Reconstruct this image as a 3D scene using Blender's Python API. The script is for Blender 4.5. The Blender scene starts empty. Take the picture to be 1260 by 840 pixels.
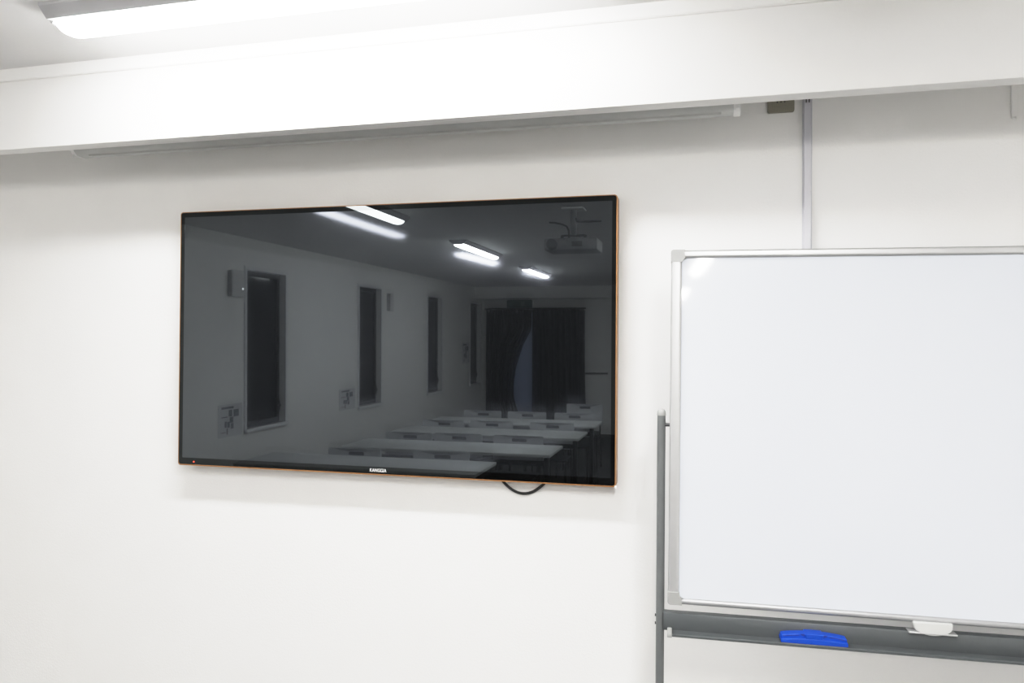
import bpy, bmesh, math, random
from mathutils import Vector, Matrix
random.seed(7)
S = bpy.context.scene
C = S.collection
PI = math.pi

# ------------------------------------------------------------------ colour management, world
S.view_settings.view_transform = 'Standard'
S.view_settings.look = 'None'
S.view_settings.exposure = 0.0
S.view_settings.gamma = 1.0
# camera response: gentle highlight roll-off like the phone camera that took the photograph
S.view_settings.use_curve_mapping = True
cm = S.view_settings.curve_mapping
cm.white_level = (4.0, 4.0, 4.0)
cv = cm.curves[3]
TONE = [(0.0, 0.0), (0.12, 0.12), (0.25, 0.27), (0.45, 0.485), (0.70, 0.70), (1.0, 0.84), (1.5, 0.92), (2.5, 0.975), (4.0, 1.0)]
cv.points[0].location = (0, 0); cv.points[1].location = (1, 1)
for a, b in TONE[1:-1]: cv.points.new(a/4.0, b)
for p_ in cv.points: p_.handle_type = 'AUTO_CLAMPED'
cm.update()
S.cycles.max_bounces = 14
S.cycles.diffuse_bounces = 8
S.cycles.glossy_bounces = 6
S.cycles.sample_clamp_indirect = 25.0
w = bpy.data.worlds.new('night'); S.world = w; w.use_nodes = True
w.node_tree.nodes['Background'].inputs[0].default_value = (0.012, 0.014, 0.02, 1)
w.node_tree.nodes['Background'].inputs[1].default_value = 1.0

# ------------------------------------------------------------------ materials
def srgb(r, g, b):
    f = lambda c: c/12.92 if c <= 0.04045 else ((c+0.055)/1.055)**2.4
    return (f(r/255), f(g/255), f(b/255), 1)

def mat(name, col, rough=0.5, metal=0.0, spec=0.5, noise=0.0, nscale=40, bump=0.0, bscale=200, coat=0.0, emit=None, estr=0.0):
    m = bpy.data.materials.new(name); m.use_nodes = True
    nt = m.node_tree; b = nt.nodes['Principled BSDF']
    b.inputs['Base Color'].default_value = col if len(col) == 4 else (*col, 1)
    b.inputs['Roughness'].default_value = rough
    b.inputs['Metallic'].default_value = metal
    b.inputs['Specular IOR Level'].default_value = spec
    b.inputs['Coat Weight'].default_value = coat
    b.inputs['Coat Roughness'].default_value = 0.05
    tc = nt.nodes.new('ShaderNodeTexCoord')
    if noise > 0:
        n = nt.nodes.new('ShaderNodeTexNoise'); n.inputs['Scale'].default_value = nscale; n.inputs['Detail'].default_value = 5
        nt.links.new(tc.outputs['Object'], n.inputs['Vector'])
        r = nt.nodes.new('ShaderNodeValToRGB')
        c = b.inputs['Base Color'].default_value
        r.color_ramp.elements[0].position = 0.3; r.color_ramp.elements[1].position = 0.7
        r.color_ramp.elements[0].color = (c[0]*(1-noise), c[1]*(1-noise), c[2]*(1-noise), 1)
        r.color_ramp.elements[1].color = (min(1, c[0]*(1+noise)), min(1, c[1]*(1+noise)), min(1, c[2]*(1+noise)), 1)
        nt.links.new(n.outputs['Fac'], r.inputs['Fac']); nt.links.new(r.outputs['Color'], b.inputs['Base Color'])
    if bump > 0:
        n2 = nt.nodes.new('ShaderNodeTexNoise'); n2.inputs['Scale'].default_value = bscale; n2.inputs['Detail'].default_value = 3
        nt.links.new(tc.outputs['Object'], n2.inputs['Vector'])
        bp = nt.nodes.new('ShaderNodeBump'); bp.inputs['Strength'].default_value = bump; bp.inputs['Distance'].default_value = 0.002
        nt.links.new(n2.outputs['Fac'], bp.inputs['Height']); nt.links.new(bp.outputs['Normal'], b.inputs['Normal'])
    if emit:
        b.inputs['Emission Color'].default_value = emit; b.inputs['Emission Strength'].default_value = estr
    return m

M = {}
M['wall'] = mat('white_wallpaper', (0.82, 0.815, 0.80), 0.75, spec=0.25, noise=0.012, nscale=6, bump=0.25, bscale=160)
M['beam'] = mat('white_beam_board', (0.83, 0.825, 0.81), 0.6, spec=0.3, noise=0.008, nscale=8, bump=0.1, bscale=120)
M['ceiling'] = mat('white_ceiling_board', (0.74, 0.735, 0.735), 0.8, spec=0.2, noise=0.01, nscale=7, bump=0.15, bscale=120)
M['carpet'] = mat('dark_carpet', (0.09, 0.09, 0.092), 0.95, spec=0.1, noise=0.3, nscale=90, bump=0.5, bscale=400)
M['baseboard'] = mat('grey_vinyl_skirting', (0.12, 0.12, 0.12), 0.6)
M['win_frame'] = mat('white_window_casing', (0.72, 0.73, 0.75), 0.45)
M['sash'] = mat('dark_bronze_sash', (0.03, 0.032, 0.035), 0.4, metal=0.4)
M['night_glass'] = mat('night_glass', (0.006, 0.008, 0.012), 0.08, spec=0.5, noise=0.3, nscale=1.5)
M['jamb'] = mat('shaded_jamb', (0.30, 0.31, 0.33), 0.6)
M['black_plastic'] = mat('black_plastic', (0.012, 0.012, 0.013), 0.45, noise=0.1, nscale=60)
M['cable'] = mat('black_rubber_cable', (0.01, 0.01, 0.01), 0.5)
M['bronze'] = mat('bronze_gold_trim', srgb(160, 116, 76), 0.38, metal=0.5, noise=0.05, nscale=30)
M['letters'] = mat('white_lettering', (0.85, 0.86, 0.86), 0.5)
M['red_led'] = mat('red_indicator', (0.7, 0.03, 0.02), 0.3, emit=(1, 0.12, 0.06, 1), estr=1.2)
M['clear'] = mat('frosted_plastic', (0.8, 0.8, 0.8), 0.25, noise=0.04, nscale=80)
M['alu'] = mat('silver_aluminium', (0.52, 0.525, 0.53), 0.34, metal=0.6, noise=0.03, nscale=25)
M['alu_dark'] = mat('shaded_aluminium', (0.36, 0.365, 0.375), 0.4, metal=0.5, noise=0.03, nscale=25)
M['corner'] = mat('light_grey_corner_plastic', (0.30, 0.305, 0.30), 0.45, noise=0.03, nscale=60)
M['board'] = mat('white_enamel_board', (0.63, 0.67, 0.75), 0.05, spec=0.32, noise=0.006, nscale=3)
M['grey_steel'] = mat('grey_painted_steel', srgb(98, 101, 102), 0.4, metal=0.1, spec=0.5, noise=0.04, nscale=30)
M['grey_rail'] = mat('dark_grey_painted_steel', srgb(78, 82, 84), 0.42, metal=0.1, noise=0.04, nscale=20)
M['white_plastic'] = mat('white_plastic', (0.80, 0.80, 0.79), 0.35, noise=0.01, nscale=50)
M['catch'] = mat('pale_grey_plastic', (0.55, 0.56, 0.55), 0.4, noise=0.01, nscale=50)
M['blue'] = mat('blue_plastic', (0.003, 0.052, 0.40), 0.5, spec=0.3, noise=0.06, nscale=60)
M['blue_dark'] = mat('blue_recess', (0.002, 0.02, 0.2), 0.6)
M['felt'] = mat('grey_felt', (0.2, 0.2, 0.21), 0.95, noise=0.1, nscale=200)
M['duct'] = mat('grey_white_trunking', (0.53, 0.53, 0.57), 0.45, noise=0.01, nscale=30)
M['beige'] = mat('beige_outlet_plate', (0.27, 0.255, 0.205), 0.5, noise=0.03, nscale=40)
M['beige_dark'] = mat('dark_socket_slots', (0.07, 0.065, 0.06), 0.5)
M['case'] = mat('offwhite_metal_case', (0.52, 0.53, 0.52), 0.4, noise=0.01, nscale=20)
M['lamp_body'] = mat('lamp_white_steel', (0.40, 0.40, 0.41), 0.5, noise=0.01, nscale=20)
M['lamp_on'] = mat('lit_diffuser', (0.9, 0.9, 0.9), 0.4, emit=(1.0, 0.985, 0.96, 1), estr=98.0)
M['lamp_rear'] = mat('lit_diffuser_row', (0.9, 0.9, 0.9), 0.4, emit=(1.0, 0.985, 0.96, 1), estr=125.0)
M['lamp_dim'] = mat('lit_diffuser_front_left', (0.9, 0.9, 0.9), 0.4, emit=(1.0, 0.985, 0.96, 1), estr=40.0)
M['lamp_right'] = mat('lit_diffuser_right_row', (0.9, 0.9, 0.9), 0.4, emit=(1.0, 0.975, 0.935, 1), estr=212.0)
M['desk'] = mat('white_desk_laminate', (0.66, 0.67, 0.68), 0.4, noise=0.015, nscale=12)
M['chair'] = mat('white_chair_plastic', (0.62, 0.63, 0.65), 0.4, noise=0.015, nscale=20)
M['seat'] = mat('dark_grey_seat_pad', (0.035, 0.037, 0.04), 0.8, noise=0.1, nscale=60)
M['chair_dark'] = mat('dark_grey_chair_grip', (0.04, 0.045, 0.05), 0.5)
M['steel_dark'] = mat('charcoal_steel', (0.06, 0.062, 0.065), 0.4, metal=0.5)
M['curtain'] = mat('black_curtain_cloth', (0.005, 0.0055, 0.006), 0.95, spec=0.1, noise=0.2, nscale=30)
M['bluegrey'] = mat('pale_blue_grey_door', (0.36, 0.43, 0.62), 0.5, noise=0.03, nscale=5)
M['exit'] = mat('dark_green_sign_face', (0.02, 0.10, 0.075), 0.4, noise=0.1, nscale=20)
M['exit_white'] = mat('pale_sign_mark', (0.12, 0.2, 0.17), 0.4)
M['paper'] = mat('white_notice_paper', (0.62, 0.63, 0.65), 0.8, noise=0.02, nscale=20)
M['ink'] = mat('grey_print', (0.16, 0.165, 0.18), 0.8)
M['device'] = mat('offwhite_device_plastic', (0.60, 0.60, 0.60), 0.5, noise=0.02, nscale=30)
M['shade'] = mat('shaded_device_side', (0.30, 0.305, 0.31), 0.6)
M['projector'] = mat('grey_white_projector_plastic', (0.30, 0.305, 0.31), 0.5, noise=0.02, nscale=30)
M['white_led'] = mat('small_white_lamp', (0.9, 0.9, 0.9), 0.3, emit=(1, 1, 1, 1), estr=5)

# television glass: sharp reflection of the front glass + weak satin reflection of the slightly bowed panel behind it
def screen_mat(name, ghost, black):
    m = bpy.data.materials.new(name); m.use_nodes = True
    nt = m.node_tree; nt.nodes.clear(); L = nt.links
    out = nt.nodes.new('ShaderNodeOutputMaterial')
    d = nt.nodes.new('ShaderNodeBsdfDiffuse'); d.inputs['Color'].default_value = (*black, 1)
    g = nt.nodes.new('ShaderNodeBsdfGlossy'); g.inputs['Roughness'].default_value = 0.0; g.inputs['Color'].default_value = (0.90, 1.0, 1.03, 1)
    fr = nt.nodes.new('ShaderNodeFresnel'); fr.inputs['IOR'].default_value = 1.66
    mix = nt.nodes.new('ShaderNodeMixShader')
    L.new(fr.outputs[0], mix.inputs[0]); L.new(d.outputs[0], mix.inputs[1]); L.new(g.outputs[0], mix.inputs[2])
    last = mix
    if ghost:
        tc = nt.nodes.new('ShaderNodeTexCoord'); sep = nt.nodes.new('ShaderNodeSeparateXYZ'); L.new(tc.outputs['Object'], sep.inputs[0])
        a = nt.nodes.new('ShaderNodeMath'); a.operation = 'SUBTRACT'; L.new(sep.outputs['Z'], a.inputs[0]); a.inputs[1].default_value = 0.186
        k = nt.nodes.new('ShaderNodeMath'); k.operation = 'MULTIPLY'; L.new(a.outputs[0], k.inputs[0]); k.inputs[1].default_value = 0.13
        mx = nt.nodes.new('ShaderNodeMath'); mx.operation = 'MAXIMUM'; L.new(k.outputs[0], mx.inputs[0]); mx.inputs[1].default_value = -0.006
        cmb = nt.nodes.new('ShaderNodeCombineXYZ'); L.new(mx.outputs[0], cmb.inputs['Z'])
        geo = nt.nodes.new('ShaderNodeNewGeometry')
        add = nt.nodes.new('ShaderNodeVectorMath'); add.operation = 'ADD'; L.new(geo.outputs['Normal'], add.inputs[0]); L.new(cmb.outputs[0], add.inputs[1])
        nrm = nt.nodes.new('ShaderNodeVectorMath'); nrm.operation = 'NORMALIZE'; L.new(add.outputs[0], nrm.inputs[0])
        for rough, c in ((0.055, 0.025), (0.16, 0.004)):
            gg = nt.nodes.new('ShaderNodeBsdfGlossy'); gg.inputs['Roughness'].default_value = rough; gg.inputs['Color'].default_value = (c*0.9, c*0.97, c*1.15, 1)
            L.new(nrm.outputs[0], gg.inputs['Normal'])
            ad = nt.nodes.new('ShaderNodeAddShader'); L.new(last.outputs[0], ad.inputs[0]); L.new(gg.outputs[0], ad.inputs[1]); last = ad
    L.new(last.outputs[0], out.inputs['Surface'])
    return m
M['screen'] = screen_mat('dark_screen_glass', True, (0.004, 0.0045, 0.005))
M['bezel'] = screen_mat('black_glass_border', False, (0.002, 0.002, 0.002))
bz = M['bezel'].node_tree
for n in bz.nodes:
    if n.type == 'FRESNEL': n.inputs['IOR'].default_value = 1.42

# ------------------------------------------------------------------ mesh helpers
def bm_box(bm, x0, x1, y0, y1, z0, z1, bev=0.0, seg=2):
    r = bmesh.ops.create_cube(bm, size=1.0)
    vs = r['verts']
    for v in vs:
        v.co = Vector(((x0+x1)/2 + v.co.x*(x1-x0), (y0+y1)/2 + v.co.y*(y1-y0), (z0+z1)/2 + v.co.z*(z1-z0)))
    if bev > 0:
        es = list({e for v in vs for e in v.link_edges})
        bmesh.ops.bevel(bm, geom=es, offset=bev, segments=seg, profile=0.5, affect='EDGES')

def bm_tube(bm, pts, rad, n=12, cap=True):
    pts = [Vector(p) for p in pts]
    rads = rad if isinstance(rad, (list, tuple)) else [rad]*len(pts)
    rings = []; up = None
    for i, p in enumerate(pts):
        t = (pts[min(i+1, len(pts)-1)] - pts[max(i-1, 0)]).normalized()
        if up is None:
            a = Vector((0, 0, 1)) if abs(t.z) < 0.9 else Vector((1, 0, 0))
            up = (a - t*a.dot(t)).normalized()
        else:
            up = (up - t*up.dot(t)).normalized()
        s = t.cross(up)
        rings.append([bm.verts.new(p + (up*math.cos(2*PI*k/n) + s*math.sin(2*PI*k/n))*rads[i]) for k in range(n)])
    for a, b in zip(rings, rings[1:]):
        for k in range(n): bm.faces.new((a[k], a[(k+1) % n], b[(k+1) % n], b[k]))
    if cap:
        bm.faces.new(rings[0][::-1]); bm.faces.new(rings[-1])

def bm_prism(bm, prof, axis, a, b):
    """closed 2-D outline swept along an axis from a to b; x: prof=(y,z)  y: prof=(x,z)  z: prof=(x,y)"""
    def P(q, t):
        return {'x': (t, q[0], q[1]), 'y': (q[0], t, q[1]), 'z': (q[0], q[1], t)}[axis]
    A = [bm.verts.new(P(q, a)) for q in prof]; B = [bm.verts.new(P(q, b)) for q in prof]
    n = len(prof)
    for k in range(n): bm.faces.new((A[k], A[(k+1) % n], B[(k+1) % n], B[k]))
    bm.faces.new(A[::-1]); bm.faces.new(B)

def bm_lathe(bm, prof, n=20, at=(0, 0, 0)):
    rings = []
    for r, z in prof:
        rings.append([bm.verts.new((at[0]+max(r, 1e-5)*math.cos(2*PI*k/n), at[1]+max(r, 1e-5)*math.sin(2*PI*k/n), at[2]+z)) for k in range(n)])
    for a, b in zip(rings, rings[1:]):
        for k in range(n): bm.faces.new((a[k], a[(k+1) % n], b[(k+1) % n], b[k]))
    bm.faces.new(rings[0][::-1]); bm.faces.new(rings[-1])

def rrect(x0, x1, z0, z1, r, n=6):
    pts = []
    for cx, cz, a0 in ((x1-r, z1-r, 0), (x0+r, z1-r, PI/2), (x0+r, z0+r, PI), (x1-r, z0+r, 1.5*PI)):
        for k in range(n+1):
            a = a0 + PI/2*k/n; pts.append((cx+r*math.cos(a), cz+r*math.sin(a)))
    return pts

def obj(name, bm, m, parent=None, smooth=False, bevel=0.0, auto=True):
    bmesh.ops.recalc_face_normals(bm, faces=bm.faces[:])
    me = bpy.data.meshes.new(name); bm.to_mesh(me); bm.free()
    o = bpy.data.objects.new(name, me); C.objects.link(o)
    me.materials.append(m)
    if smooth:
        for p in me.polygons: p.use_smooth = True
        if auto:
            try: me.set_sharp_from_angle(angle=math.radians(38))
            except Exception: pass
    if bevel > 0:
        b = o.modifiers.new('edge_bevel', 'BEVEL'); b.width = bevel; b.segments = 2; b.limit_method = 'ANGLE'
    if parent is not None: o.parent = parent
    return o

def box(name, m, dims, parent=None, bev=0.0):
    bm = bmesh.new(); bm_box(bm, *dims, bev=bev); return obj(name, bm, m, parent, smooth=bev > 0)
def tube(name, m, pts, rad, parent=None, n=12):
    bm = bmesh.new(); bm_tube(bm, pts, rad, n); return obj(name, bm, m, parent, smooth=True)

def empty(name, loc=(0, 0, 0), rot=(0, 0, 0)):
    o = bpy.data.objects.new(name, None); C.objects.link(o); o.empty_display_size = 0.1
    o.location = loc; o.rotation_euler = rot; return o
def tag(o, label=None, cat=None, group=None, kind=None):
    if label: o['label'] = label
    if cat: o['category'] = cat
    if group: o['group'] = group
    if kind: o['kind'] = kind
    return o
def copy_tree(o, parent=None):
    c = o.copy(); C.objects.link(c); c.parent = parent
    for ch in list(o.children): copy_tree(ch, c)
    return c

# ------------------------------------------------------------------ room dimensions (metres)
XL, XR = -2.80, 3.05
YF, YB = -0.02, -10.75
ZC = 2.495
WT = 0.10

# ------------------------------------------------------------------ setting
tag(box('floor', M['carpet'], (XL-0.3, XR+0.3, YB-0.3, YF+0.3, -0.1, 0)), 'dark grey carpeted floor', kind='structure')
tag(box('ceiling', M['ceiling'], (XL-0.3, XR+0.3, YB-0.3, YF+0.3, ZC, ZC+0.1)), 'plain white ceiling above the beam', kind='structure')
tag(box('wall_front', M['wall'], (XL-0.3, XR+0.3, YF, YF+0.2, 0, ZC)), 'white textured front wall carrying the television', kind='structure')
tag(box('wall_right', M['wall'], (XR, XR+0.2, YB-0.2, YF, 0, ZC)), 'white right side wall', kind='structure')
tag(box('wall_back', M['wall'], (XL-0.3, XR+0.3, YB-0.2, YB, 0, ZC)), 'white back wall behind the desks', kind='structure')
# left wall with four tall window openings
WZ0, WZ1 = 0.882, 2.226
wins = [(-3.67, -4.29), (-5.86, -6.455), (-8.06, -8.64), (-10.06, -10.62)]
bm = bmesh.new()
ed = [YF]
for a, b in wins: ed += [a, b]
ed.append(YB)
for i in range(0, len(ed), 2): bm_box(bm, XL-WT, XL, ed[i+1], ed[i], 0, ZC)
for a, b in wins:
    bm_box(bm, XL-WT, XL, b, a, 0, WZ0); bm_box(bm, XL-WT, XL, b, a, WZ1, ZC)
tag(obj('wall_left', bm, M['wall']), 'white left side wall with tall narrow windows', kind='structure')
where = ['nearest the television', 'second from the television', 'third from the television', 'in the far back corner']
for i, (a, b) in enumerate(wins):
    W = empty('window_%d' % (i+1), (XL, (a+b)/2, WZ0)); tag(W, 'tall narrow dark window %s' % where[i], kind='structure')
    h = WZ1-WZ0; hw = (a-b)/2
    bm = bmesh.new()          # casing round the opening, standing slightly proud of the wall
    for d in ((-0.002, 0.012, -hw-0.03, -hw, -0.03, h+0.03), (-0.002, 0.012, hw, hw+0.03, -0.03, h+0.03), (-0.002, 0.012, -hw, hw, h, h+0.03)):
        bm_box(bm, *d)
    obj('window_frame', bm, M['win_frame'], W)
    box('sill', M['win_frame'], (-WT+0.012, 0.03, -hw-0.03, hw+0.03, -0.032, 0.0), W, 0.004)
    bm = bmesh.new()
    for d in ((-WT+0.01, -WT+0.045, -hw, -hw+0.035, 0, h), (-WT+0.01, -WT+0.045, hw-0.035, hw, 0, h), (-WT+0.01, -WT+0.045, -hw+0.035, hw-0.035, 0, 0.04), (-WT+0.01, -WT+0.045, -hw+0.035, hw-0.035, h-0.04, h)):
        bm_box(bm, *d)
    obj('sash', bm, M['sash'], W)
    box('pane', M['night_glass'], (-WT+0.018, -WT+0.026, -hw+0.03, hw-0.03, 0.035, h-0.035), W)
    bm = bmesh.new(); bm_box(bm, -WT+0.03, -WT+0.06, -hw+0.008, -hw+0.03, 0.10, 0.2, 0.004); bm_box(bm, -WT+0.055, -WT+0.075, -hw+0.01, -hw+0.075, 0.14, 0.16, 0.004)
    obj('handle', bm, M['sash'], W)
# boxed beam in front of the projection screen, its cornice strip, the beam at the back of the room
PY0, PY1, PZ = -0.356, -0.306, 2.243
tag(box('trim_1', M['beam'], (XL, XR, PY0, PY1, PZ, ZC), bev=0.0015), 'long white ceiling beam board above the television', kind='structure')
bm = bmesh.new(); bm_prism(bm, [(PY0+0.001, 2.458), (PY0-0.006, 2.458), (PY0-0.009, 2.462), (PY0-0.011, ZC), (PY0+0.001, ZC)], 'x', XL, XR)
tag(obj('trim_2', bm, M['beam']), 'thin white strip where the beam meets the ceiling', kind='structure')
tag(box('trim_3', M['wall'], (XL, XR, -10.42, -10.3, 2.305, ZC)), 'white beam across the back of the room', kind='structure')
for nm, d in (('baseboard_front', (XL, XR, YF-0.008, YF, 0, 0.06)), ('baseboard_left', (XL, XL+0.008, YB, YF-0.008, 0, 0.06)),
              ('baseboard_right', (XR-0.008, XR, YB, YF-0.008, 0, 0.06)), ('baseboard_back', (-0.9, XR-0.008, YB, YB+0.008, 0, 0.06))):
    tag(box(nm, M['baseboard'], d), 'grey skirting strip', kind='structure')

# ------------------------------------------------------------------ ceiling lamps
def make_lamp(length, m_on):
    """built along x, top at z=0"""
    root = empty('ceiling_lamp'); h = length/2
    bm = bmesh.new()
    bm_prism(bm, [(-0.080, 0), (-0.078, -0.008), (-0.052, -0.032), (0.052, -0.032), (0.078, -0.008), (0.080, 0)], 'x', -h-0.012, h+0.012)
    obj('lamp_housing', bm, M['lamp_body'], root)
    bm = bmesh.new()
    prof = [(-0.046, -0.032)] + [(-0.046*math.cos(a), -0.035 - 0.022*math.sin(a)) for a in [PI*k/14 for k in range(15)]] + [(0.046, -0.032)]
    n = len(prof); rings = []
    for t, sc in ((-h, 0.72), (-h+0.012, 0.93), (-h+0.03, 1), (h-0.03, 1), (h-0.012, 0.93), (h, 0.72)):
        rings.append([bm.verts.new((t, y*sc, -0.032+(z+0.032)*sc)) for y, z in prof])
    for A, B in zip(rings, rings[1:]):
        for k in range(n): bm.faces.new((A[k], A[(k+1) % n], B[(k+1) % n], B[k]))
    bm.faces.new(rings[0][::-1]); bm.faces.new(rings[-1])
    obj('diffuser', bm, m_on, root, smooth=True)
    for s in (-1, 1):
        bm = bmesh.new(); bm_box(bm, s*(h+0.006)-0.006, s*(h+0.006)+0.006, -0.042, 0.042, -0.038, -0.02, 0.003)
        obj('end_cap', bm, M['lamp_body'], root, smooth=True)
    return root
L0 = make_lamp(1.30, M['lamp_on']); L0.location = (-0.01, -0.645, ZC)
tag(L0, 'lit white ceiling lamp along the beam, at the top left edge of the picture', 'ceiling lamp')
LR = make_lamp(1.18, M['lamp_rear']); LF = make_lamp(1.18, M['lamp_dim'])
spots = [(-1.1, -2.30, 'lit ceiling lamp nearest the television in the row seen reflected on its screen'),
         (-1.1, -4.80, 'second lit ceiling lamp in the row reflected in the television screen'),
         (-1.1, -7.33, 'farthest lit ceiling lamp in the row reflected in the television screen'),
         (1.36, -2.30, 'lit ceiling lamp on the right side of the room nearest the whiteboard'),
         (1.36, -4.80, 'lit ceiling lamp whose glint shows in the top corner of the whiteboard'),
         (1.36, -7.33, 'lit ceiling lamp on the right side at the back of the room')]
LQ = make_lamp(1.18, M['lamp_right'])
for i, (x, y, lb) in enumerate(spots):
    o = (LF, LR, None, LQ, None, None)[i] or copy_tree(LR if i < 3 else LQ)
    o.location = (x, y, ZC); o.rotation_euler = (0, 0, PI/2); tag(o, lb, 'ceiling lamp', 'ceiling lamps in two rows')

# ------------------------------------------------------------------ television
TW, TH = 1.45, 0.835
tv = empty('television', (0, -0.08, 1.6574), (0.01463, 0, 0.0051))
tag(tv, 'large black flat screen television with thin bronze edge on white wall', 'television')
def ring(bm, outer, inner, y0, y1):
    """frame between two outlines with the same number of points, y0 front, y1 back"""
    n = len(outer)
    o0 = [bm.verts.new((x, y0, z)) for x, z in outer]; i0 = [bm.verts.new((x, y0, z)) for x, z in inner]
    o1 = [bm.verts.new((x, y1, z)) for x, z in outer]; i1 = [bm.verts.new((x, y1, z)) for x, z in inner]
    for k in range(n):
        j = (k+1) % n
        bm.faces.new((o0[k], o0[j], i0[j], i0[k])); bm.faces.new((o1[k], i1[k], i1[j], o1[j]))
        bm.faces.new((o0[k], o1[k], o1[j], o0[j])); bm.faces.new((i0[k], i0[j], i1[j], i1[k]))
hx, hz = TW/2, TH/2
bm = bmesh.new(); ring(bm, rrect(-hx-0.0012, hx+0.0025, -hz-0.0035, hz+0.002, 0.009), rrect(-hx, hx, -hz, hz, 0.008), -0.002, 0.040)
obj('bronze_trim', bm, M['bronze'], tv, smooth=True)
SX0, SX1, SZ0, SZ1 = -hx+0.0125, hx-0.0125, -hz+0.0215, hz-0.0150
bm = bmesh.new(); ring(bm, rrect(-hx, hx, -hz, hz, 0.008), rrect(SX0, SX1, SZ0, SZ1, 0.002), 0.0, 0.030)
obj('bezel', bm, M['bezel'], tv)
bm = bmesh.new(); f = [bm.verts.new((x, 0.0004, z)) for x, z in rrect(SX0, SX1, SZ0, SZ1, 0.002)]; b_ = [bm.verts.new((x, 0.012, z)) for x, z in rrect(SX0, SX1, SZ0, SZ1, 0.002)]
bm.faces.new(f); bm.faces.new(b_[::-1])
for k in range(len(f)): j = (k+1) % len(f); bm.faces.new((f[k], f[j], b_[j], b_[k]))
obj('screen', bm, M['screen'], tv)
box('back_housing', M['black_plastic'], (-hx+0.004, hx-0.004, 0.032, 0.042, -hz+0.004, hz-0.004), tv, 0.004)
box('wall_mount', M['black_plastic'], (-0.3, 0.3, 0.042, 0.053, -0.2, 0.2), tv, 0.002)
# maker's lettering
cu = bpy.data.curves.new('lettering', 'FONT'); cu.body = 'KANGGIA'; cu.size = 0.0148; cu.align_x = 'CENTER'; cu.extrude = 0.0003; cu.offset = 0.0
to = bpy.data.objects.new('tmp', cu); C.objects.link(to)
bpy.context.view_layer.update()
dg = bpy.context.evaluated_depsgraph_get()
me = bpy.data.meshes.new_from_object(to.evaluated_get(dg)); bpy.data.objects.remove(to)
xs = [v.co.x for v in me.vertices]; cx_ = (min(xs)+max(xs))/2; sc_ = 0.055/(max(xs)-min(xs))
lt = bpy.data.objects.new('lettering', me); C.objects.link(lt); me.materials.clear(); me.materials.append(M['letters']); lt.parent = tv
for v in me.vertices: v.co = Vector(((v.co.x-cx_)*sc_-0.008, -0.0006-v.co.z*0.5, v.co.y*max(sc_, 1.0)-0.4115))
lt['label'] = 'small white brand lettering on the lower border'
bm = bmesh.new(); bmesh.ops.create_uvsphere(bm, u_segments=12, v_segments=8, radius=0.0026); bmesh.ops.translate(bm, verts=bm.verts[:], vec=(-0.667, -0.0005, -0.4085))
obj('power_light', bm, M['red_led'], tv, smooth=True)['label'] = 'tiny red standby light'
bm = bmesh.new(); bm_box(bm, hx-0.001, hx+0.006, -0.004, 0.016, -hz-0.0065, -hz+0.001, 0.002)
obj('corner_guard', bm, M['clear'], tv, smooth=True)
# looped power cable under the set
pts = []
for k in range(25):
    t = k/24; x = 0.345 + 0.20*t
    z = 1.29 - 0.093*(1-(2*t-1)**2)**0.85 - 0.0
    pts.append((x, -0.030, z))
MI = Matrix.LocRotScale(tv.location, tv.rotation_euler, None).inverted()
tube('power_cable', M['cable'], [MI @ Vector(p) for p in pts], 0.0042, tv)['label'] = 'black cable looping out below the set'

# ------------------------------------------------------------------ projection screen case tucked behind the beam
ps = empty('projection_screen', (0, -0.15, 2.272)); tag(ps, 'rolled up white projection screen case tucked under the ceiling beam', 'projection screen')
X0, X1 = -1.09, 1.064
def arc(cy, cz, r, a0, a1, n=8): return [(cy+r*math.cos(a0+(a1-a0)*k/n), cz+r*math.sin(a0+(a1-a0)*k/n)) for k in range(n+1)]
prof = arc(0.0, 0.028, 0.030, PI*1.5, PI*0.95, 8) + [(-0.028, 0.062), (-0.018, 0.07), (0.028, 0.07), (0.034, 0.062), (0.034, 0.006), (0.028, -0.002)]
bm = bmesh.new(); bm_prism(bm, prof, 'x', X0, X1-0.016); obj('case', bm, M['case'], ps, smooth=True)
pe = [(y*1.08+0.0, (z-0.03)*1.06+0.03) for y, z in prof]
bm = bmesh.new(); bm_prism(bm, pe, 'x', X1-0.018, X1); bm_box(bm, X1-0.014, X1-0.004, -0.036, -0.02, 0.0, 0.03, 0.002); obj('end_cap', bm, M['white_plastic'], ps, smooth=True)
bm = bmesh.new(); bm_prism(bm, pe, 'x', X0-0.008, X0+0.004); bm_tube(bm, [(X0-0.004, -0.012, 0.006), (X0-0.004, -0.012, -0.008)], 0.005, 10); obj('end_cap', bm, M['white_plastic'], ps, smooth=True)
bm = bmesh.new(); bm_prism(bm, [(-0.008, -0.006), (0.012, -0.006), (0.012, 0.0), (-0.008, 0.0)], 'x', X0+0.05, X1-0.05); obj('bottom_bar', bm, M['case'], ps)
for x in (-0.8, 0.8):
    bm = bmesh.new(); bm_box(bm, x-0.02, x+0.02, -0.012, 0.02, 0.068, ZC-2.272, 0.001); obj('hanger', bm, M['case'], ps)

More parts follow.
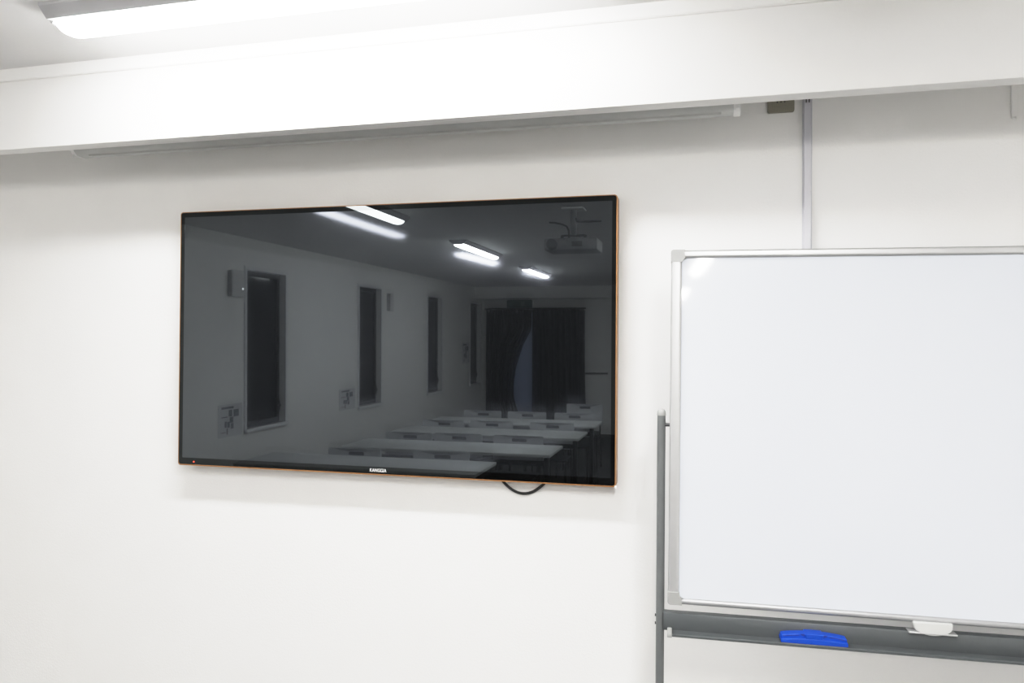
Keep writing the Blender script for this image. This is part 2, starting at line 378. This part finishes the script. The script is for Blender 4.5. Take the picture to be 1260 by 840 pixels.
# outlet plate half hidden by the beam
ot = empty('outlet_plate', (1.176, YF, 2.36)); tag(ot, 'small beige outlet plate on the wall just below the beam', 'wall outlet')
bm = bmesh.new(); bm_prism(bm, rrect(-0.036, 0.036, -0.060, 0.06, 0.006), 'y', -0.009, 0.0); obj('plate', bm, M['beige'], ot, smooth=True, bevel=0.002)
bm = bmesh.new(); bm_prism(bm, rrect(-0.020, 0.020, -0.044, 0.044, 0.004), 'y', -0.012, -0.006); obj('socket_insert', bm, M['beige'], ot, smooth=True)
for zc in (-0.028, 0.022):
    bm = bmesh.new()
    for dx in (-0.010, 0.0, 0.010): bm_box(bm, dx-0.0015, dx+0.0015, -0.0125, -0.0118, zc-0.006, zc+0.006)
    obj('socket_slots', bm, M['beige_dark'], ot)
# surface cable trunking running down behind the whiteboard
ct = empty('cable_trunking', (1.246, YF, 1.25)); tag(ct, 'narrow grey white cable trunking running down the wall behind the whiteboard', 'cable trunking')
bm = bmesh.new(); bm_prism(bm, [(-0.0125, 0), (-0.0125, -0.008), (0.0125, -0.008), (0.0125, 0)], 'z', 0.0, ZC-1.25); obj('trunking_base', bm, M['duct'], ct)
bm = bmesh.new(); bm_prism(bm, [(-0.0105, -0.0075), (-0.0105, -0.0145), (-0.0085, -0.0165), (0.0085, -0.0165), (0.0105, -0.0145), (0.0105, -0.0075)], 'z', 0.0, ZC-1.25); obj('trunking_cover', bm, M['duct'], ct, smooth=True)
bm = bmesh.new()
for dx in (-0.004, 0.004): bm_tube(bm, [(dx, -0.0172, 1.070), (dx, -0.0172, 1.080)], 0.0016, 8)
obj('cable_end', bm, M['beige_dark'], ct, smooth=True)
# small bracket on the wall at the right edge
br = empty('wall_bracket', (1.756, YF, 2.25)); tag(br, 'small white bracket on the wall under the beam near the right edge', 'bracket')
box('bracket_plate', M['wall'], (-0.007, 0.007, -0.006, 0, 0.0, 0.20), br, 0.002)
bm = bmesh.new()
for dx in (-0.005, 0.005): bm_tube(bm, [(dx, -0.004, -0.006), (dx, -0.004, 0.004)], 0.0018, 8)
obj('bracket_pins', bm, M['wall'], br, smooth=True)

# ------------------------------------------------------------------ mobile whiteboard
wb = empty('mobile_whiteboard', (0.8702, -0.2976, 0), (0, 0, 0.0528))
tag(wb, 'white mobile whiteboard in silver frame on a grey steel stand', 'whiteboard')
ZP, GAP, BW, BH = 1.4364, 0.0207, 1.2, 0.445
TM = Matrix.Translation((GAP, 0, ZP)) @ Matrix.Rotation(0.0074*-1, 4, 'X') @ Matrix.Rotation(0.003, 4, 'Y')
def bobj(name, bm, m, smooth=False):
    bmesh.ops.transform(bm, matrix=TM, verts=bm.verts[:])
    return obj(name, bm, m, wb, smooth=smooth)
fw_s, fw_t = 0.027, 0.021
bm = bmesh.new(); bm_box(bm, 0.012, BW-0.012, -0.006, 0.006, -BH+0.012, BH-0.012); bobj('board_panel', bm, M['board'])
def rail_prof(w, d=0.0115, n=8):
    # (across, depth) outline: flat back, rounded front face
    return [(0, d)] + [(0, -d+0.007)] + [(0.006-0.006*math.cos(a), -d+0.007-0.007*math.sin(a)) for a in [PI/2*k/n for k in range(1, n+1)]] + [(w-0.008+0.008*math.sin(a), -d+0.006-0.006*math.cos(a)) for a in [PI/2*k/n for k in range(0, n+1)]] + [(w, d)]
def rail(side):
    bm = bmesh.new()
    if side in ('left', 'right'):
        pr = [((a if side == 'left' else BW-a), y) for a, y in rail_prof(fw_s)]
        bm_prism(bm, pr, 'z', -BH+0.02, BH-0.02)
    else:
        pr = [(y, (BH-a if side == 'top' else -BH+a)) for a, y in rail_prof(fw_t if side == 'top' else 0.0155)]
        bm_prism(bm, pr, 'x', 0.02, BW-0.02)
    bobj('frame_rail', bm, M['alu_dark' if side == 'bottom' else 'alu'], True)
for s in ('left', 'right', 'top', 'bottom'): rail(s)
for sx in (0, 1):
    for sz in (-1, 1):
        bm = bmesh.new()
        # L shaped moulded corner with a rounded inner elbow
        R = 0.009; a = 0.034; w1, w2 = fw_s+0.001, (fw_t if sz > 0 else 0.0155)+0.001
        pts = [(-0.001, -0.001), (a, -0.001), (a, w2)] + [(w1+R-R*math.sin(t), w2+R-R*math.cos(t)) for t in [PI/2*k/6 for k in range(7)]] + [(w1, a-0.004), (-0.001, a-0.004)]
        rr = [(0.006-0.007*math.cos(t), 0.006-0.007*math.sin(t)) for t in [PI/2*k/5 for k in range(6)]]
        pts = rr + pts[1:]
        pp = [((p[0] if sx == 0 else BW-p[0]), (-BH+p[1] if sz < 0 else BH-p[1])) for p in pts]
        bm_prism(bm, pp, 'y', -0.0135, 0.0135)
        o = bobj('corner_cap', bm, M['corner'], True)
        bv = o.modifiers.new('edge_bevel', 'BEVEL'); bv.width = 0.002; bv.segments = 2; bv.limit_method = 'ANGLE'
# white catch at the middle of the lower edge
bm = bmesh.new()
hp = [(-0.043, 0.004)] + [(-0.043*math.cos(t), -0.026*math.sin(t)**0.8 if math.sin(t) > 1e-6 else 0.0) for t in [PI*k/16 for k in range(17)]] + [(0.043, 0.004)]
bm_prism(bm, [(0.630-GAP+x, -BH+z) for x, z in hp], 'y', -0.020, -0.008)
c_ = bobj('board_catch', bm, M['catch'], True); c_['label'] = 'white half round catch at the lower edge'
bv = c_.modifiers.new('edge_bevel', 'BEVEL'); bv.width = 0.002; bv.segments = 2; bv.limit_method = 'ANGLE'
# stand (local x along the board)
PX2 = GAP*2+BW
for px in (0.0, PX2):
    p = tube('post', M['grey_steel'], [(px, 0.004, 0.075), (px, 0.004, 1.462)], 0.0105, wb, 20)
    bm = bmesh.new(); bm_lathe(bm, [(0.0112, 0), (0.0115, 0.004), (0.0108, 0.010), (0.008, 0.015), (0.004, 0.0175), (0, 0.018)], 20, (px, 0.004, 1.461)); c_ = obj('post_cap', bm, M['corner'], p, smooth=True)
    sgn = 1 if px == 0 else -1
    bm = bmesh.new(); bm_tube(bm, [(px+sgn*0.006, 0.002, ZP+0.0015), (px+sgn*(GAP+0.004), 0.002, ZP+0.0015)], 0.0045, 12); obj('pivot_pin', bm, M['steel_dark'], wb, smooth=True)
    for zz in (0.936, 0.956):
        bm = bmesh.new(); bm_tube(bm, [(px-sgn*0.013, 0.004, zz), (px-sgn*0.009, 0.004, zz)], 0.0035, 10); obj('bolt', bm, M['steel_dark'], wb, smooth=True)
    ft = box('foot_bar', M['grey_steel'], (px-0.016, px+0.016, -0.21, 0.215, 0.052, 0.078), wb, 0.004)
    for fy in (-0.185, 0.185):
        cs = empty('caster'); bpy.data.objects.remove(cs)
        bm = bmesh.new(); bm_tube(bm, [(px-0.009, fy, 0.022), (px+0.009, fy, 0.022)], 0.022, 18); wh = obj('caster', bm, M['black_plastic'], wb, smooth=True)
        bm = bmesh.new(); bm_box(bm, px-0.013, px-0.0095, fy-0.01, fy+0.01, 0.018, 0.053); bm_box(bm, px+0.0095, px+0.013, fy-0.01, fy+0.01, 0.018, 0.053); obj('caster_fork', bm, M['steel_dark'], wh)
box('cross_rail', M['grey_rail'], (0.008, PX2-0.008, -0.012, 0.016, 0.9245, 0.9685), wb, 0.002)
box('lower_rail', M['grey_rail'], (0.008, PX2-0.008, -0.008, 0.012, 0.24, 0.27), wb, 0.002)
bm = bmesh.new()
tp = [(-0.0115, 0.9246), (-0.0115, 0.9268), (-0.0515, 0.9262), (-0.0520, 0.9300), (-0.0540, 0.9308), (-0.0552, 0.9295), (-0.0552, 0.9242), (-0.0540, 0.9236), (-0.040, 0.9246)]
bm_prism(bm, tp, 'x', 0.028, PX2-0.028)
tr = obj('pen_tray', bm, M['grey_rail'], wb, smooth=True); tr['label'] = 'grey pen tray along the cross rail'
for a_, b_2 in ((0.018, 0.030), (PX2-0.030, PX2-0.018)):
    bm = bmesh.new(); bm_box(bm, a_, b_2, -0.0565, -0.011, 0.9215, 0.9325, 0.002)
    obj('end_cap', bm, M['corner'], tr, smooth=True)
bm = bmesh.new(); bm_box(bm, 0.576, 0.681, -0.024, 0.006, 0.9665, 0.9705, 0.001); obj('catch_plate', bm, M['alu'], wb, smooth=True)

# blue eraser standing in the tray
WBM = Matrix.Translation(wb.location) @ Matrix.Rotation(0.0528, 4, 'Z')
er = empty('whiteboard_eraser', WBM @ Vector((0.361, -0.0325, 0.9275)), (0, 0, 0.0528))
tag(er, 'bright blue plastic eraser lying in the grey tray of the whiteboard', 'eraser')
def arch(hw, zc, ze, n=20): return [(hw*(2*k/n-1), ze+(zc-ze)*(1-(2*k/n-1)**2)) for k in range(n+1)]
box('felt_pad', M['felt'], (-0.072, 0.072, -0.0175, 0.0185, 0.0, 0.005), er, 0.001)
up = arch(0.0755, 0.0160, 0.0115)
bm = bmesh.new(); bm_prism(bm, [(-0.0755, 0.003), (0.0755, 0.003)] + up[::-1], 'y', -0.0185, 0.0195); b0 = obj('body_shell', bm, M['blue'], er, smooth=True, bevel=0.0015)
bm = bmesh.new()
top = arch(0.074, 0.0262, 0.0195)
# narrower arched grip riding on the shell
bm_prism(bm, [(-0.074, 0.010), (0.074, 0.010)] + top[::-1], 'y', -0.0125, 0.0145)
obj('grip', bm, M['blue'], er, smooth=True, bevel=0.002)
for sx in (-1, 1):       # thumb recesses on either side of the centre pad, and the slits of the grip
    bm = bmesh.new()
    bm_prism(bm, [(sx*0.0215, 0.0255), (sx*0.031, 0.0245), (sx*0.027, 0.0205), (sx*0.0215, 0.0205)], 'y', -0.0131, -0.0120)
    obj('thumb_recess', bm, M['blue_dark'], er)
    bm = bmesh.new()
    a_ = [(sx*x, z) for x, z in ((0.034, 0.0208), (0.052, 0.0193), (0.070, 0.0168), (0.070, 0.0182), (0.052, 0.0208), (0.034, 0.0224))]
    bm_prism(bm, a_, 'y', -0.0131, -0.0120)
    obj('grip_slit', bm, M['blue_dark'], er)
bm = bmesh.new(); bm_prism(bm, [(-0.019, 0.0155), (0.019, 0.0155), (0.0205, 0.0272), (-0.0205, 0.0272)], 'y', -0.0175, 0.018); obj('centre_pad', bm, M['blue'], er, smooth=True, bevel=0.0015)

# ------------------------------------------------------------------ the rest of the classroom (seen reflected in the screen)
# desks
def make_desk(x0, x1, yc):
    x0 -= 0.10; d = empty('desk', ((x0+x1)/2, yc, 0)); h = (x1-x0)/2
    box('tabletop', M['desk'], (-h, h, -0.29, 0.29, 0.675, 0.70), d, 0.004)
    for sx in (-1, 1):
        bm = bmesh.new(); x = sx*(h-0.06)
        bm_box(bm, x-0.02, x+0.02, 0.10, 0.16, 0.04, 0.675, 0.004); obj('leg', bm, M['steel_dark'], d, smooth=True)
        box('foot', M['steel_dark'], (x-0.022, x+0.022, -0.25, 0.25, 0.0, 0.045), d, 0.006)
    box('modesty_rail', M['steel_dark'], (-h+0.06, h-0.06, 0.11, 0.15, 0.58, 0.62), d, 0.003)
    return d
rows = [(-2.42, -0.60, -3.36), (-2.06, -0.27, -4.40), (-2.06, -0.21, -5.49), (-2.06, -0.20, -6.53)]
dl = ['white desk in the first row, nearest the television, reflected along its lower edge', 'white desk in the second row from the television',
      'white desk in the third row from the television', 'white desk in the fourth row, farthest from the television']
for (a, b, y), lb in zip(rows, dl): tag(make_desk(a, b, y), lb, 'desk', 'rows of white desks reflected in the screen')
# chairs
def make_chair():
    r = empty('stacking_chair')
    # local: faces +y (towards the television), origin on the floor below the backrest
    bm = bmesh.new()
    out = rrect(-0.235, 0.235, 0.50, 0.775, 0.014); inn = rrect(-0.07, 0.07, 0.712, 0.742, 0.008)
    n = len(out)
    def yb(x): return -0.035*(1-(x/0.235)**2)+0.02
    o0 = [bm.verts.new((x, yb(x)+0.006, z)) for x, z in out]; i0 = [bm.verts.new((x, yb(x)+0.006, z)) for x, z in inn]
    o1 = [bm.verts.new((x, yb(x)-0.006, z)) for x, z in out]; i1 = [bm.verts.new((x, yb(x)-0.006, z)) for x, z in inn]
    for k in range(n):
        j = (k+1) % n
        bm.faces.new((o0[k], o0[j], i0[j], i0[k])); bm.faces.new((o1[k], i1[k], i1[j], o1[j])); bm.faces.new((o0[k], o1[k], o1[j], o0[j])); bm.faces.new((i0[k], i0[j], i1[j], i1[k]))
    bk = obj('backrest', bm, M['chair'], r, smooth=True)
    bm = bmesh.new(); bm_prism(bm, rrect(-0.072, 0.072, 0.710, 0.744, 0.008), 'y', -0.024, -0.016); obj('grip', bm, M['chair_dark'], bk, smooth=True)['label'] = 'dark hand grip slot'
    bm = bmesh.new(); bm_prism(bm, rrect(-0.215, 0.215, 0.02, 0.43, 0.05), 'z', 0.425, 0.445); obj('seat', bm, M['seat'], r, smooth=True, bevel=0.006)
    for sx in (-1, 1):
        bm = bmesh.new(); bm_tube(bm, [(sx*0.215, 0.40, 0.0), (sx*0.205, 0.36, 0.425)], 0.010, 10); obj('leg', bm, M['steel_dark'], r, smooth=True)
        bm = bmesh.new(); bm_tube(bm, [(sx*0.215, 0.0, 0.0), (sx*0.205, 0.05, 0.43), (sx*0.20, 0.01, 0.52), (sx*0.20, -0.003, 0.66)], 0.010, 10); obj('leg', bm, M['steel_dark'], r, smooth=True)
    return r
ch0 = make_chair()
chairs = [(-1.83, -3.75, -0.030, 'white chair left of the pair behind the first row desk'), (-1.08, -3.75, -0.026, 'white chair right of the pair behind the first row desk'),
          (-1.77, -4.80, -0.016, 'leftmost of three white chairs behind the second row desk'), (-1.28, -4.80, -0.012, 'middle of three white chairs behind the second row desk'), (-0.70, -4.80, -0.012, 'rightmost of three white chairs behind the second row desk'),
          (-1.80, -5.88, -0.012, 'leftmost of three white chairs behind the third row desk'), (-1.26, -5.88, -0.005, 'middle of three white chairs behind the third row desk'), (-0.60, -5.88, -0.005, 'rightmost of three white chairs behind the third row desk'),
          (-1.66, -6.92, 0.0, 'leftmost of three white chairs behind the fourth row desk'), (-1.11, -6.92, 0.0, 'middle of three white chairs behind the fourth row desk'), (-0.54, -6.92, 0.0, 'rightmost of three white chairs behind the fourth row desk'),
          (-0.56, -7.85, 0.03, 'lone white chair standing at the back behind all the desks')]
for i, (x, y, dz, lb) in enumerate(chairs):
    o = ch0 if i == 0 else copy_tree(ch0)
    o.location = (x, y, 0); o.scale = (1, 1, (0.775+dz)/0.775); tag(o, lb, 'chair', 'white chairs reflected in the screen')

# doorway at the back: pale door, black curtains on a rail
D0, D1, DZ = -2.69, -1.02, 2.147
dr = empty('door_1', (0, YB, 0)); tag(dr, 'pale blue grey door half hidden by black curtains', kind='structure')
box('door_panel', M['bluegrey'], (-2.66, -1.88, 0.0, 0.035, 0.005, 2.08), dr, 0.003)
box('door_panel', M['night_glass'], (-1.87, -1.05, 0.0, 0.035, 0.005, 2.08), dr, 0.003)
bm = bmesh.new()
for d in ((-2.70, -2.66, 0, 0.05, 0, 2.12), (-1.05, -1.01, 0, 0.05, 0, 2.12), (-2.66, -1.05, 0, 0.05, 2.08, 2.12)): bm_box(bm, *d)
obj('door_frame', bm, M['steel_dark'], dr)
tag(tube('curtain_rail', M['steel_dark'], [(-2.72, YB+0.10, DZ), (-0.98, YB+0.10, DZ)], 0.012), 'thin dark rail carrying the black curtains at the back', 'curtain rail')
def curtain(edge_l, edge_r, folds):
    """pleated cloth between two edge functions x(z)"""
    bm = bmesh.new(); nz, nx = 24, 90; grid = []
    for i in range(nz+1):
        z = 0.03 + (DZ-0.013-0.03)*i/nz; row = []
        a, b = edge_l(z), edge_r(z)
        for k in range(nx+1):
            t = k/nx; row.append(bm.verts.new((a+(b-a)*t, YB+0.10+0.015*math.sin(2*PI*folds*t)+0.006*math.sin(5*z+9*t), z)))
        grid.append(row)
    for i in range(nz):
        for k in range(nx): bm.faces.new((grid[i][k], grid[i][k+1], grid[i+1][k+1], grid[i+1][k]))
    o = obj('curtain', bm, M['curtain'], None, smooth=True, auto=False)
    so = o.modifiers.new('cloth_thickness', 'SOLIDIFY'); so.thickness = 0.003
    return o
def edge_sweep(z):
    ks = [(0.0, -2.02), (0.442, -2.145), (0.62, -2.203), (0.898, -2.204), (1.175, -2.162), (1.522, -2.05), (1.80, -1.905), (2.2, -1.90)]
    for (a, xa), (b, xb) in zip(ks, ks[1:]):
        if a <= z <= b: return xa+(xb-xa)*(z-a)/(b-a)
    return -1.90
tag(curtain(lambda z: D0, edge_sweep, 11), 'black curtain swept aside in a curve from the pale door', 'curtain')
tag(curtain(lambda z: -1.885, lambda z: -1.02+0.045*(1-z/DZ)*1.2, 9), 'straight hanging black curtain right of the pale door', 'curtain')
# exit sign over the curtains
ex = empty('exit_sign', (-2.125, YB, 2.16)); tag(ex, 'dark green exit sign box above the black curtains', 'exit sign')
box('sign_box', M['device'], (-0.225, 0.225, 0.0, 0.04, 0, 0.138), ex, 0.004)
box('sign_face', M['exit'], (-0.22, 0.22, 0.04, 0.044, 0.004, 0.134), ex)
bm = bmesh.new(); bm_box(bm, 0.02, 0.09, 0.044, 0.046, 0.02, 0.118)
obj('door_symbol', bm, M['exit_white'], ex)
# rail on the back wall
hr = empty('wall_rail', (-0.82, YB, 1.07)); tag(hr, 'thin dark rail on the back wall right of the curtains', 'rail')
tube('rail_bar', M['steel_dark'], [(-0.17, 0.05, 0), (0.2, 0.05, 0)], 0.014, hr)
for x in (-0.14, 0.16): tube('rail_bracket', M['steel_dark'], [(x, 0, 0), (x, 0.05, 0)], 0.008, hr)
# devices and notices on the left wall
def wall_box(name, y, z0, z1, dy, depth, label, cat, led=False):
    o = empty(name, (XL, y, z0)); tag(o, label, cat)
    box('device_body', M['device'], (0, depth, -dy, dy, 0, z1-z0), o, 0.008)
    box('shaded_side', M['shade'], (0.0, depth*0.8, dy-0.001, dy+0.006, 0.006, z1-z0-0.006), o, 0.002)  # thin strip, the shade of this side of the box put into its colour
    if led:
        bm = bmesh.new(); bmesh.ops.create_uvsphere(bm, u_segments=10, v_segments=8, radius=0.010); bmesh.ops.translate(bm, verts=bm.verts[:], vec=(depth, -dy+0.03, 0.07)); obj('signal_light', bm, M['white_led'], o, smooth=True)
    return o
wall_box('wall_speaker', -3.50, 1.985, 2.205, 0.085, 0.045, 'off white wall box with tiny light beside the first window', 'wall speaker', True)
wall_box('wall_device', -6.70, 1.975, 2.19, 0.05, 0.05, 'slim off white wall box beside the second window', 'wall device')
def notice(y, z0, z1, dy, label, seed, hl=True):
    rnd = random.Random(seed)
    o = empty('wall_notice', (XL, y, z0)); tag(o, label, 'notice', 'notices on the left wall')
    H = z1-z0
    box('paper', M['paper'], (0, 0.003, -dy, dy, 0, H), o)
    bm = bmesh.new()
    def r(a0, a1, b0, b1): bm_box(bm, 0.003, 0.0036, dy-2*dy*a1, dy-2*dy*a0, H*b0, H*b1)
    r(0.12, 0.62, 0.86, 0.93)
    for (a0, a1, b0, b1) in ((0.42, 0.56, 0.62, 0.82), (0.62, 0.84, 0.60, 0.82), (0.46, 0.6, 0.42, 0.60), (0.25, 0.34, 0.30, 0.48), (0.36, 0.46, 0.28, 0.46), (0.5, 0.62, 0.24, 0.40), (0.33, 0.38, 0.08, 0.26), (0.12, 0.36, 0.60, 0.63), (0.10, 0.3, 0.14, 0.16)):
        r(a0, a1, b0, b1)
    obj('printed_marks', bm, M['ink'], o)
notice(-3.45, 0.845, 1.11, 0.165, 'printed notice sheet beside the lower corner of the first window', 1)
notice(-5.58, 0.875, 1.10, 0.19, 'printed notice sheet beside the lower corner of the second window', 2)
notice(-9.82, 1.24, 1.575, 0.19, 'large pale notice between the third and fourth windows', 3)
# ceiling projector
pj = empty('ceiling_projector', (0.14, -2.8, 0)); tag(pj, 'white projector hanging from the ceiling on a short pole', 'projector')
bd = box('projector_body', M['projector'], (-0.17, 0.17, -0.13, 0.13, 2.215, 2.29), pj, 0.012)
box('vent', M['steel_dark'], (0.01, 0.075, 0.128, 0.133, 2.235, 2.268), bd)
bm = bmesh.new(); bm_tube(bm, [(-0.115, 0.12, 2.25), (-0.115, 0.15, 2.25)], 0.034, 20); obj('lens', bm, M['steel_dark'], bd, smooth=True)
box('mount_pole', M['projector'], (-0.018, 0.018, -0.018, 0.018, 2.32, ZC), pj, 0.003)
bm = bmesh.new()
for x in (-0.10, 0.10): bm_box(bm, x-0.05, x+0.05, -0.07, 0.07, 2.29, 2.297)
for x in (-0.075, 0.075): bm_box(bm, min(0, x), max(0, x), -0.015, 0.015, 2.315, 2.325); bm_box(bm, x-0.008, x+0.008, -0.012, 0.012, 2.295, 2.322)
obj('mount_bracket', bm, M['steel_dark'], pj)
box('ceiling_plate', M['white_plastic'], (-0.07, 0.07, -0.07, 0.07, ZC-0.012, ZC), pj, 0.003)
bm = bmesh.new(); bm_tube(bm, [(-0.155, 0.03, 2.405), (-0.12, 0.03, 2.402), (-0.07, 0.03, 2.39), (-0.04, 0.03, 2.375), (-0.028, 0.03, 2.35), (-0.026, 0.02, 2.30)], 0.006, 8); obj('cable', bm, M['cable'], pj, smooth=True)
bm = bmesh.new(); bm_tube(bm, [(0.016, 0.02, 2.43), (0.022, 0.02, 2.408), (0.06, 0.02, 2.403), (0.18, 0.02, 2.405)], 0.006, 8); obj('cable', bm, M['cable'], pj, smooth=True)

# ------------------------------------------------------------------ camera
cam = bpy.data.cameras.new('camera'); co = bpy.data.objects.new('camera', cam); C.objects.link(co)
cam.sensor_fit = 'HORIZONTAL'; cam.sensor_width = 36.0; cam.lens = 960.649/1260*36.0
cam.clip_start = 0.05; cam.clip_end = 60
r_ = Vector((0.96730774, 0.25335384, 0.01129498)).normalized()
f_ = Vector((-0.25355257, 0.96705603, 0.02266542)).normalized()
u_ = r_.cross(f_).normalized()
mw = Matrix((r_, u_, -f_)).transposed().to_4x4(); mw.translation = Vector((1.005145, -2.320158, 1.6))
co.matrix_world = mw
S.camera = co
